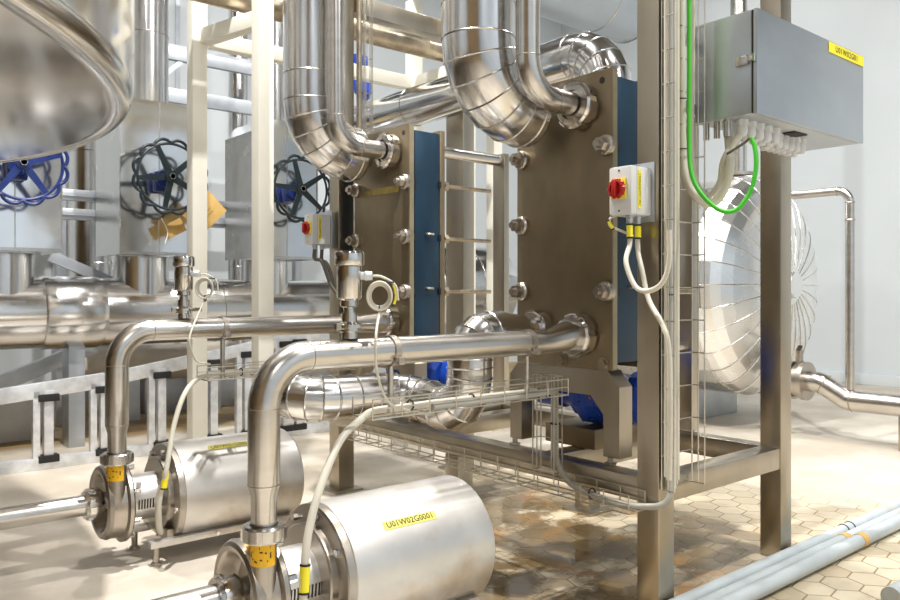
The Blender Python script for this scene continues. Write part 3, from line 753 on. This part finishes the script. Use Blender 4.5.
# ------------------------------------------------------------------ horizontal insulated vessel, right
vc = V((6.62, 3.62, 1.27)); VR = .985
t = thing('insulated_vessel', (6.62, 4.6, 0), 'big round insulated vessel clad in shiny metal gores behind the right-hand post', 'vessel')
prof = [(VR, 2.0), (VR, .02)] + [(VR * math.cos(a), -.36 * math.sin(a)) for a in [PI / 2 * i / 9 for i in range(0, 9)]] + [(.12, -.36), (.11, -.40), (0, -.40)]
MB().lathe([(0, 2.0)] + prof, vc, EY, 30).build('clad_shell', 'vessel', t, 7)
m = MB()
u, w, a_ = frame_of(EY)
for k in range(30):
    an = 2 * PI * k / 30; dr_ = u * math.cos(an) + w * math.sin(an)
    m.tube([vc + dr_ * (r * 1.002) + EY * h for r, h in prof[1:-3]], .006, 5)
m.torus(vc + EY * .02, EY, VR, .008, 48, 6)
m.build('gore_seam', 'seam', t)
for dy in (.5, 1.6):
    MB().bx(vc.x - .6, vc.x + .6, vc.y + dy, vc.y + dy + .12, 0, .62, .01).build('saddle', 'galv', t)
MB().cyl((6.86, 3.9, 2.15), (6.86, 3.9, 2.27), .10, seg=24).cyl((6.86, 3.9, 2.265), (6.86, 3.9, 2.295), .155, seg=28).cyl((6.86, 3.9, 2.31), (6.86, 3.9, 2.34), .155, seg=28).build('nozzle', 'cast', t)
MB().cyl((6.86, 3.9, 2.34), (6.86, 3.9, 4.6), .075, seg=24).build('riser_pipe', 'pipe', t)
# drain line with butterfly valve on the vessel
t = thing('drain_pipe', (6.7, 2.2, .05), 'stainless drain pipe leaving the vessel low along the wall, with flange and valve', 'pipe')
a = P(806, 381, Y=3.05); yv = a.y
e = P(838, 392, X=a.x + .02)
path = fil([(a.x, 3.30, a.z), (a.x, 2.93, a.z), (a.x + .02, 2.72, .34), (a.x + .02, -.6, .34)], [.12, .12], 6)
MB().tube(path, .085, 28).build('bent_tube', 'pipe', t, 50)
MB().cyl((a.x, 3.03, a.z), (a.x, 3.07, a.z), .16, seg=28).cyl((a.x, 3.14, a.z), (a.x, 3.18, a.z), .16, seg=28).build('flange', 'cast', t)
v = MB().cyl((a.x, 3.08, a.z), (a.x, 3.13, a.z), .14, seg=24).cyl((a.x, 3.105, a.z + .12), (a.x, 3.105, a.z + .26), .03, seg=12).build('valve_body', 'cast', t)
MB().bar((a.x - .02, 3.105, a.z + .26), (a.x - .2, 3.0, a.z + .30), .03, .02).build('valve_lever', 'black', v)
MB().torus((path[-2].x, path[-2].y, .34), EY, .085, .004).torus((path[7].x, path[7].y, path[7].z), (path[8] - path[6]), .085, .004).build('weld_bead', 'weld', t)
for y_ in (2.3, .6):
    MB().bx(a.x - .03, a.x + .07, y_ - .03, y_ + .03, 0, .26, .004).build('pipe_support', 'frame', t)
t = thing('vent_pipe', (a.x, 2.4, .35), 'thin stainless pipe rising from the drain pipe and bending back by the white wall', 'pipe')
yy = P(850, 300, X=a.x + .02).y; zt_ = P(850, 190, X=a.x + .02).z
MB().tube(fil([(a.x + .02, yy, .426), (a.x + .02, yy, zt_), (a.x + .02, 3.34, zt_)], .1, 8), .034, 20).build('bent_tube', 'pipe', t, 50)
MB().torus((a.x + .02, yy, zt_ - .24), EZ, .036, .006).torus((a.x + .02, yy, zt_ - .1), EZ, .034, .005).torus((a.x + .02, yy + .1, zt_), EY, .034, .005).build('fitting_ring', 'cast', t)

# ------------------------------------------------------------------ pale pipes lying on the floor
for yv, r, lab in ((1.688, .029, 'pale blue pipe on the floor, nearest the frame posts of the three'), (1.628, .027, 'middle pale pipe of three lying on the floor, with orange band'), (1.566, .032, 'fattest pale pipe on the floor, farthest from the posts of the three')):
    t = thing('floor_pipe', (4, yv, 0), lab, 'pipe', 'pale pipes lying on the floor')
    MB().cyl((.9, yv, r + .002), (7.6, yv, r + .002), r, seg=20).build('straight_tube', 'conduit', t)
    if r != .029:
        MB().lathe([(r + .0005, -.025), (r + .002, -.025), (r + .002, .025), (r + .0005, .025)], (3.82 + (.03 if r > .03 else 0), yv, r + .002), EX, 20).build('tape_band', 'tape', t, label='orange tape band')
    else:
        MB().torus((3.95, yv, r + .002), EX, r, .004, 20, 6).torus((4.02, yv, r + .002), EX, r, .004, 20, 6).build('pipe_tie', 'black', t)
tag(MB().cyl((3.2, 1.19, .04), (5.2, 1.10, .04), .04, seg=20).build('floor_pipe', 'conduit'), 'short pale blue pipe end in the bottom right floor corner', 'pipe')

# ------------------------------------------------------------------ cream steel frame
t = thing('steel_rack', (2.8, 4.7, 0), 'cream painted steel rack of square uprights and cross bars behind the pumps', 'rack')
for x, y_, w_ in ((1.945, 4.92, .1), (2.095, 4.28, .1), (3.735, 4.92, .1), (4.62, 4.92, .1), (3.735, 4.28, .1)):
    MB().bx(x, x + w_, y_, y_ + .1, 0, 3.55, .006).build('upright', 'cream', t)
for a, b in (((2.08, 4.97, 2.88), (3.735, 4.97, 2.88)), ((3.835, 4.97, 2.88), (4.62, 4.97, 2.88)), ((2.03, 4.92, 2.88), (2.16, 4.38, 2.88)), ((3.785, 4.92, 2.88), (3.785, 4.38, 2.88))):
    MB().bar(a, b, .08, .1, .005).build('cross_bar', 'cream', t)

# ------------------------------------------------------------------ insulated tank overhead, left
TC, TR, TZ = V((-1.59, 4.08, 2.05)), 2.77, 2.05
t = thing('process_tank', (TC.x, TC.y, 1.6), 'huge polished stainless tank bottom overhanging at the upper left', 'tank')
prof = [(0, -.25)] + [(r, -.25 + .17 * (r / 2.69) ** 2) for r in (.5, 1, 1.5, 1.9, 2.2, 2.4, 2.55, 2.65, 2.69)]
prof += [(2.69 + .07 * math.sin(a), -.02 - .07 * math.cos(a)) for a in [PI / 2 * i / 8 for i in range(1, 9)]]
prof += [(TR, 2.2), (0, 2.2)]
MB().lathe(prof, TC, EZ, 120).build('dished_bottom', 'tank', t, 40)
for k in range(4):
    a = 2.2 + k * 1.15
    MB().cyl(TC + V((math.cos(a) * 2.2, math.sin(a) * 2.2, 2.1)), (TC.x + math.cos(a) * 2.2, TC.y + math.sin(a) * 2.2, CEIL), .06, seg=12).build('hanger_rod', 'frame', t)

# ------------------------------------------------------------------ header pipe, valves and clad boxes
HY, HZc, HR = 6.6, 1.05, .272
t = thing('header_pipe', (2, HY, HZc - HR), 'long horizontal clad header pipe below the row of handwheels', 'insulated pipe')
MB().cyl((-2.2, HY, HZc), (4.2, HY, HZc), HR, seg=48).build('cladding', 'clad', t)
m = MB()
for x in (-1.2, .4, 1.62, 2.8, 3.9): m.torus((x, HY, HZc), EX, HR, .005, 48, 6)
m.build('seam_band', 'seam', t)
MB().lathe([(HR, 0), (HR + .012, .02), (HR + .012, .40), (HR, .44)], (1.40, HY, HZc), EX, 48).build('repair_sleeve', 'clad', t)
VX = [1.156, 2.165, 3.281]
for x in VX:
    MB().cyl((x, HY - .02, HZc), (x, HY - .02, 1.499), .215, seg=36).build('branch', 'clad', t)
for x in (-1.6, 1.65, 3.6):
    MB().bx(x - .06, x + .06, HY - .1, HY + .1, 0, HZc - HR + .01, .006).build('pipe_support', 'galv', t)
labs = [('shiny clad valve box at the left edge behind the blue handwheel', 'blue five-spoke handwheel under the tank, at the left edge'),
        ('shiny clad valve box behind the black-green handwheel with card tag', 'black-green five-spoke handwheel behind the first cream upright'),
        ('shiny clad valve box behind the isolator and rightmost handwheel', 'dark five-spoke handwheel beside the fat clad elbow, above the small isolator')]
WZ = 2.09; WR = .285
for i, x in enumerate(VX):
    t = thing('valve_box', (x, 6.45, 1.51), labs[i][0], 'insulation box', 'clad boxes around the valves')
    poly = [(-.30, -.30), (.30, -.30), (.30, .30), (.18, .34), (-.18, .34), (-.30, .30)]
    MB().prism([(-.30, 1.51), (.30, 1.51), (.30, 2.6), (.22, 2.71), (-.22, 2.71), (-.30, 2.6)], (x, 6.75, 0), EX, EZ, .60).build('clad_panel', 'cladh', t)
    MB().bx(x - .004, x + .004, 6.144, 6.151, 1.52, 2.70).bx(x - .302, x + .302, 6.140, 6.152, 1.50, 1.525).bx(x - .305, x - .296, 6.142, 6.76, 1.50, 2.60).bx(x + .296, x + .305, 6.142, 6.76, 1.50, 2.60).build('corner_strip', 'seam', t)
    if i != 0:
        MB().cyl((x, 6.45, 2.70), (x, 6.45, 4.8), .17, seg=32).build('riser_cladding', 'clad', t)
        MB().torus((x, 6.45, 3.3), EZ, .17, .005, 40, 6).torus((x, 6.45, 2.715), EZ, .17, .006, 40, 6).build('seam_band', 'seam', t)
    mm = ('bluew', 'wheel', 'wheel')[i]
    t = thing('gate_valve', (x, 6.0, WZ - .3), labs[i][1], 'valve', 'spoked handwheels of the header valves')
    MB().cyl((x, 6.1435, WZ), (x, 6.02, WZ), .065, seg=24).box((x, 6.09, WZ - .02), (.13, .08, .16), .02).build('bonnet', 'bluew', t)
    MB().cyl((x, 6.05, WZ), (x, 5.86, WZ), .020, seg=16).build('stem', 'polish', t)
    c = V((x, 5.9, WZ)); m = MB()
    m.torus(c, EY, WR * .88, .0105, 60, 8)
    N = 12; pts = []
    for k in range(N * 10):
        a = 2 * PI * k / (N * 10); ph = (k % 10) / 10
        rr = WR * (.90 + .11 * math.sin(PI * ph) ** .8)
        pts.append(c + V((math.cos(a) * rr, 0, math.sin(a) * rr)))
    m.tube(pts, .0125, 8, closed=True)
    hw = m.build('handwheel_rim', mm, t)
    a0 = math.radians((90, 115, 105)[i])
    for k in range(5):
        a = a0 + 2 * PI * k / 5
        d = V((math.cos(a), 0, math.sin(a))); pr = V((-math.sin(a), 0, math.cos(a)))
        MB().prism([(.03, -.026), (WR * .88, -.017), (WR * .88, .017), (.03, .026)], c + EY * .008, d, pr, .016).build('spoke', mm, t)
    MB().cyl(c + EY * .03, c - EY * .02, .045, seg=24).build('hub', mm, t)
    MB().hexa(c - EY * .02, -EY, .025, .02).build('hub_nut', 'polish', t)
t = thing('service_platform', (2.6, 7.7, 0), 'grey steel service platform edge seen between the clad pipes and first cream upright', 'platform')
for za, zb in ((3.62, 3.50), (3.22, 3.08)):
    MB().bx(1.75, 4.3, 7.6, 7.66, zb, za, .004).build('side_beam', 'galv', t)
for x in (1.80, 4.2):
    MB().bx(x - .04, x + .04, 7.61, 7.69, 0, 3.08, .004).build('platform_leg', 'galv', t)
MB().bar((2.1, 7.63, 2.75), (2.9, 7.63, 3.5), .04, .05).build('brace', 'galv', t)
MB().bx(1.75, 4.3, 7.6, 7.95, 3.62, 3.65).build('deck', 'galv', t)
# card tags on the middle wheel
def card(cc, sz, ang, lab):
    t = thing('card_tag', cc, lab, 'tag', 'brown card tags on the handwheel')
    rot = Matrix.Rotation(ang, 3, 'Y')
    MB().box(cc, (sz, .003, sz * .72), .001, rot).build('card', 'card', t)
    a = V(cc) + rot @ V((-sz * .45, 0, 0)); MB().tube(smooth([a + V((-.02, -.01, -.09)), a + V((0, -.006, 0)), a + V((-.045, .0, .10))], 6), .004, 6).build('string', 'string', t)
    m = MB()
    if 'pale' in lab or 'larger' in lab:
        for k in range(3):
            o = V(cc) + rot @ V((.02, 0, .03 - .03 * k)) - EY * .0022
            u = rot @ EX
            m.tube([o + u * (s_ * .01) + (rot @ EZ) * (.006 * math.sin(s_ * 2.1 + k)) for s_ in range(-4, 5)], .0015, 5)
        m.build('handwriting', 'ink', t)
p = P(205, 213, Y=5.80); card((p.x, p.y, p.z), .29, math.radians(-45), 'larger brown card tag with handwriting, sticking out beyond the cream upright')
p = P(175, 228, Y=5.98); card((p.x, p.y, p.z), .15, math.radians(-28), 'brown card tag behind the string, half under the black-green handwheel')

t = thing('pipe_rack', (2.5, 6.85, 1.8), 'pale galvanised double rail running between the clad valve boxes', 'rack')
for z in (2.0, 1.845):
    MB().bx(.2, 4.4, 6.80, 6.86, z - .045, z + .045, .003).bx(.2, 4.4, 6.855, 6.888, z - .02, z + .02).bx(.2, 4.4, 6.78, 6.80, z - .012, z + .012).build('rail', 'galv', t)
for x in (.3, 4.3):
    MB().bx(x - .04, x + .04, 6.885, 6.965, 0, 2.2, .003).build('rack_leg', 'galv', t)
a, b = P(50, 256, Y=6.98), P(135, 292, Y=6.98)
t2 = MB().bar(a, b, .05, .09, .003).build('diagonal_brace', 'galv', t)
a, b = P(-20, 392, Y=7.2), P(95, 345, Y=7.2)
tag(MB().bar(a, b, .06, .13, .003).bar(a - V((0, .04, -.05)), b - V((0, .04, -.05)), .02, .03).bx(a.x - .06, a.x + .06, 7.15, 7.25, 0, a.z + .05).build('support_strut', 'galv'), 'sloping blue-grey steel strut under the header pipe at the left edge', 'strut')
for px, yy_, rr, lab in ((98, 8.3, .27, 'clad upright duct behind the overhanging tank edge'), (238, 8.4, .11, 'slim clad upright pipe seen between the two cream uprights')):
    c = P(px, 300, Y=yy_)
    t = thing('upright_pipe', (c.x, c.y, 0), lab, 'insulated pipe')
    MB().cyl((c.x, c.y, 0), (c.x, c.y, 5.2), rr, seg=36).build('cladding', 'clad', t)
    MB().torus((c.x, c.y, 2.6), EZ, rr, .005).torus((c.x, c.y, 1.5), EZ, rr, .005).build('seam_band', 'seam', t)
# things on the floor beneath the header
tag(MB().bx(.2, 1.62, 7.05, 7.5, 0, .36, .01).build('floor_plinth', 'concrete'), 'grey concrete plinth on the floor beneath the header pipe, left', 'plinth')
c = P(92, 366, Y=7.6)
t = thing('drain_stub', (c.x + .2, 7.6, 0), 'tan horizontal pipe stub under the header pipe', 'pipe')
MB().cyl((c.x - .12, 7.6, c.z), (c.x + 1.4, 7.6, c.z), .17, seg=28).build('straight_tube', 'tan', t)
MB().torus((c.x - .12, 7.6, c.z), EX, .16, .02).build('end_ring', 'tan', t)
MB().bx(c.x + .2, c.x + .4, 7.5, 7.7, 0, c.z - .1).bx(c.x + 1.0, c.x + 1.2, 7.5, 7.7, 0, c.z - .1).build('pipe_support', 'galv', t)
tag(MB().bx(2.6, 5.0, 7.8, 8.22, 0, .42, .01).build('steel_trough', 'galv'), 'blue-grey steel trough on the floor behind the ladder', 'trough')

# ------------------------------------------------------------------ aluminium ladder lying on edge
t = thing('aluminium_ladder', (2.3, 6.25, 0), 'worn aluminium ladder lying on its edge on the floor behind the rear pump', 'ladder')
L0, L1 = P(-60, 478, Z=.03), P(330, 427, Z=.03)
dd = (L1 - L0); dd.z = 0; ln_ = dd.length; dd.normalize(); nn = V((-dd.y, dd.x, 0))
def up_at(px, py):
    # point above the ladder line at that column of the photograph
    t_ = (px - CX) / FPX; ray = V((CA + SA * t_, SA - CA * t_, 0))
    s = (L0.x * nn.x + L0.y * nn.y) / (ray.x * nn.x + ray.y * nn.y)
    return P(px, py, D=s)
ups = [up_at(-60, 406), up_at(105, 380), up_at(330, 330)]
MB().bar(L0 + V((0, 0, .01)), L1 + V((0, 0, .01)), .06, .08, .004).build('rail', 'alu', t)
MB().bar(ups[0], ups[1], .05, .105, .004).build('rail', 'alu', t)
MB().bar(ups[1], ups[2], .05, .095, .004).build('rail', 'alu', t)
def low_at(p):
    f_ = (p - L0).dot(dd); return L0 + dd * f_
for px, yt_ in ((48, 390), (104, 382), (161, 368), (213, 356), (247, 348), (285, 338), (298, 336)):
    top = up_at(px, yt_); bot = low_at(top); bot.z = .06
    MB().bar(bot, top, .055, .06, .004, up=(dd.x, dd.y, 0)).bar(bot - dd * .075, top - dd * .075, .05, .045, .004, up=(dd.x, dd.y, 0)).build('rung', 'alu', t)
    MB().box((bot + V((0, 0, .01))), (.13, .085, .05), .006, Matrix((dd, nn, EZ)).transposed()).box(top - V((0, 0, .05)), (.13, .085, .05), .006, Matrix((dd, nn, EZ)).transposed()).build('plastic_end_cap', 'black', t)

# ------------------------------------------------------------------ blue drives under the exchangers
def blue_drive(dy, label):
    o = V((2.86, 2.34 + dy, .735))
    t = thing('blue_drive', (o.x, o.y, .5), label, 'motor', 'blue motors under the exchangers')
    MB().lathe([(0, -.14), (.08, -.14), (.125, -.10), (.13, -.02), (.145, -.01), (.145, .03), (.12, .04), (.11, .09), (0, .09)], o, EY, 9).build('housing', 'bluehi', t, 20)
    MB().lathe([(0, .09), (.07, .09), (.07, .18), (.085, .19), (.085, .34), (.05, .37), (0, .37)], o, EY, 20).build('motor_body', 'bluehi', t)
    MB().lathe([(0, 0), (.09, 0), (.12, .03), (.125, .07), (.11, .10), (0, .11)], o + V((-.03, -.21, .005)), V((.2, -1, 0)), 28).build('volute', 'bluehi', t)
    MB().bx(o.x - .14, o.x + .30, o.y - .10, o.y + .20, .502, .592, .004).build('base_plate', 'plate', t)
    m = MB()
    for k in range(6):
        a = 2 * PI * k / 6; m.hexa(o + V((.115 * math.cos(a), -.05, .115 * math.sin(a))), -EY, .012, .012)
    m.build('flange_bolt', 'polish', t)
    MB().bx(2.57, 3.39, o.y - .05, o.y + .05, .405, .50, .005).build('cross_support', 'frame', t)
blue_drive(0, 'bright blue motor on a steel cross support below the nearer heat exchanger')
blue_drive(HX2 - HX1 - .12, 'bright blue motor half hidden below the farther heat exchanger')
c = P(590, 458, Z=0)
tag(MB().bx(c.x, c.x + .3, c.y - .12, c.y + .12, 0, .22, .006).build('floor_plinth', 'wallw'), 'small white plinth on the floor behind the blue motor', 'plinth')

# ------------------------------------------------------------------ overhead insulated pipes
t = thing('insulated_pipe', (3.2, 4.5, 2.3), 'clad pipe crossing behind both exchangers and turning down at the nearer one', 'insulated pipe')
clad_pipe(t, [(3.2, 5.55, 4.6), (3.2, 5.55, 2.47), (3.2, 2.55, 2.47), (3.2, 2.55, 1.25)], .128, .22, 5, extra=[((3.2, y_, 2.47), EY) for y_ in (3.3, 4.2, 5.1)], m='cladh')
MB().cyl((3.2, 2.55, 1.27), (3.2, 2.55, 1.22), .13, seg=28).build('end_flange', 'cast', t)
t = thing('insulated_pipe', (5, 4.6, 3.55), 'wrapped shiny pipe with round capped end, high behind the nearer exchanger', 'insulated pipe')
MB().lathe([(0, 0), (.32, 0), (.32, 2.5)] + [(.32 * math.cos(a), 2.5 + .12 * math.sin(a)) for a in [PI / 2 * i / 6 for i in range(1, 7)]], (3.6, 4.6, 3.93), EX, 40).build('cladding', 'jbox', t)
MB().torus((5.6, 4.6, 3.93), EX, .32, .006).torus((6.09, 4.6, 3.93), EX, .32, .008).build('seam_band', 'seam', t)
MB().cyl((6.2, 4.6, 3.93), (6.45, 4.6, 3.93), .03, seg=14).cyl((6.4, 4.6, 3.93), (6.46, 4.6, 3.93), .05, seg=14).build('end_nipple', 'pipe', t)
t = thing('process_pipe', (3, 4.6, 2.98), 'brownish stainless pipe running level above the cream cross bar', 'pipe')
MB().cyl((1.6, 4.62, 3.06), (3.9, 4.62, 3.06), .075, seg=24).build('straight_tube', 'weld', t)
MB().cyl((1.6, 4.70, 3.20), (3.9, 4.70, 3.20), .05, seg=24).build('companion_tube', 'cream', t)
c = P(361, 84, Y=5.9)
t = thing('blue_valve', c, 'bright blue round valve actuator glimpsed behind the narrow upright tray', 'valve')
MB().lathe([(0, -.06), (.10, -.05), (.155, 0), (.10, .05), (0, .06)], c, V((.4, -1, .2)), 28).build('actuator_bowl', 'bluehi', t)
MB().cyl(c, c + V((0, 0, .2)), .04, seg=16).box(c + V((-.03, 0, .2)), (.14, .12, .1), .02).build('actuator_head', 'bluehi', t)
MB().cyl(c, V((c.x, c.y, 0)), .03, seg=12).build('stem', 'pipe', t)
# far small pipes seen between the exchangers
t = thing('insulated_vessel', (5.4, 6.9, 0), 'clad vessel far behind, glimpsed between the two exchangers', 'vessel')
MB().lathe([(0, -.5), (.25, -.47), (.42, -.38), (.5, -.2), (.5, .9), (0, .9)], (5.5, 6.9, 1.25), EX, 40).build('clad_shell', 'cladh', t)
MB().torus((5.3, 6.9, 1.25), EX, .5, .008).torus((5.9, 6.9, 1.25), EX, .5, .008).build('seam_band', 'seam', t)
MB().bx(5.4, 5.5, 6.6, 7.2, 0, .9).bx(6.1, 6.2, 6.6, 7.2, 0, .9).build('saddle', 'galv', t)

# ------------------------------------------------------------------ lights: high bay lamps of the hall, plus fill lamps added behind the camera
def lamp(x, y, z, p, s=.35, col=(1, .975, .94)):
    l = bpy.data.lights.new('high_bay_and_fill', 'AREA'); l.shape = 'DISK'; l.size = s; l.energy = p; l.color = col
    o = bpy.data.objects.new('high_bay_and_fill', l); COL.objects.link(o); o.location = (x, y, z)
for x, y, p, s in ((1.25, 3.1, 1000, .12), (3.4, -.1, 760, .12), (6.6, 2.2, 190, .3), (8.6, 5.8, 110, .4), (4.8, 4.6, 260, .3), (2.2, 4.75, 280, .2), (-1.6, -3.6, 260, .5), (4.6, -3.8, 240, .5)):  # last two are added fill, brightening the wall behind the camera
    lamp(x, y, 6.7, p, s)
W = bpy.data.worlds.new('hall'); SC.world = W; W.use_nodes = True
W.node_tree.nodes['Background'].inputs[0].default_value = (.8, .85, .9, 1); W.node_tree.nodes['Background'].inputs[1].default_value = .1
# ------------------------------------------------------------------ camera
cam = bpy.data.cameras.new('camera'); co = bpy.data.objects.new('camera', cam); COL.objects.link(co)
cam.sensor_width = 36; cam.lens = FPX / 900 * 36; cam.shift_y = -(300 - HZ) / 900
co.location = (0, 0, CAMH)
co.rotation_euler = (PI / 2, 0, math.atan2(SA, CA) - PI / 2)
cam.clip_start = .05
SC.camera = co
SC.view_settings.view_transform = 'Standard'; SC.view_settings.look = 'None'; SC.view_settings.gamma = 1
SC.view_settings.exposure = -0.97
SC.cycles.max_bounces = 10 if hasattr(SC, 'cycles') else 10
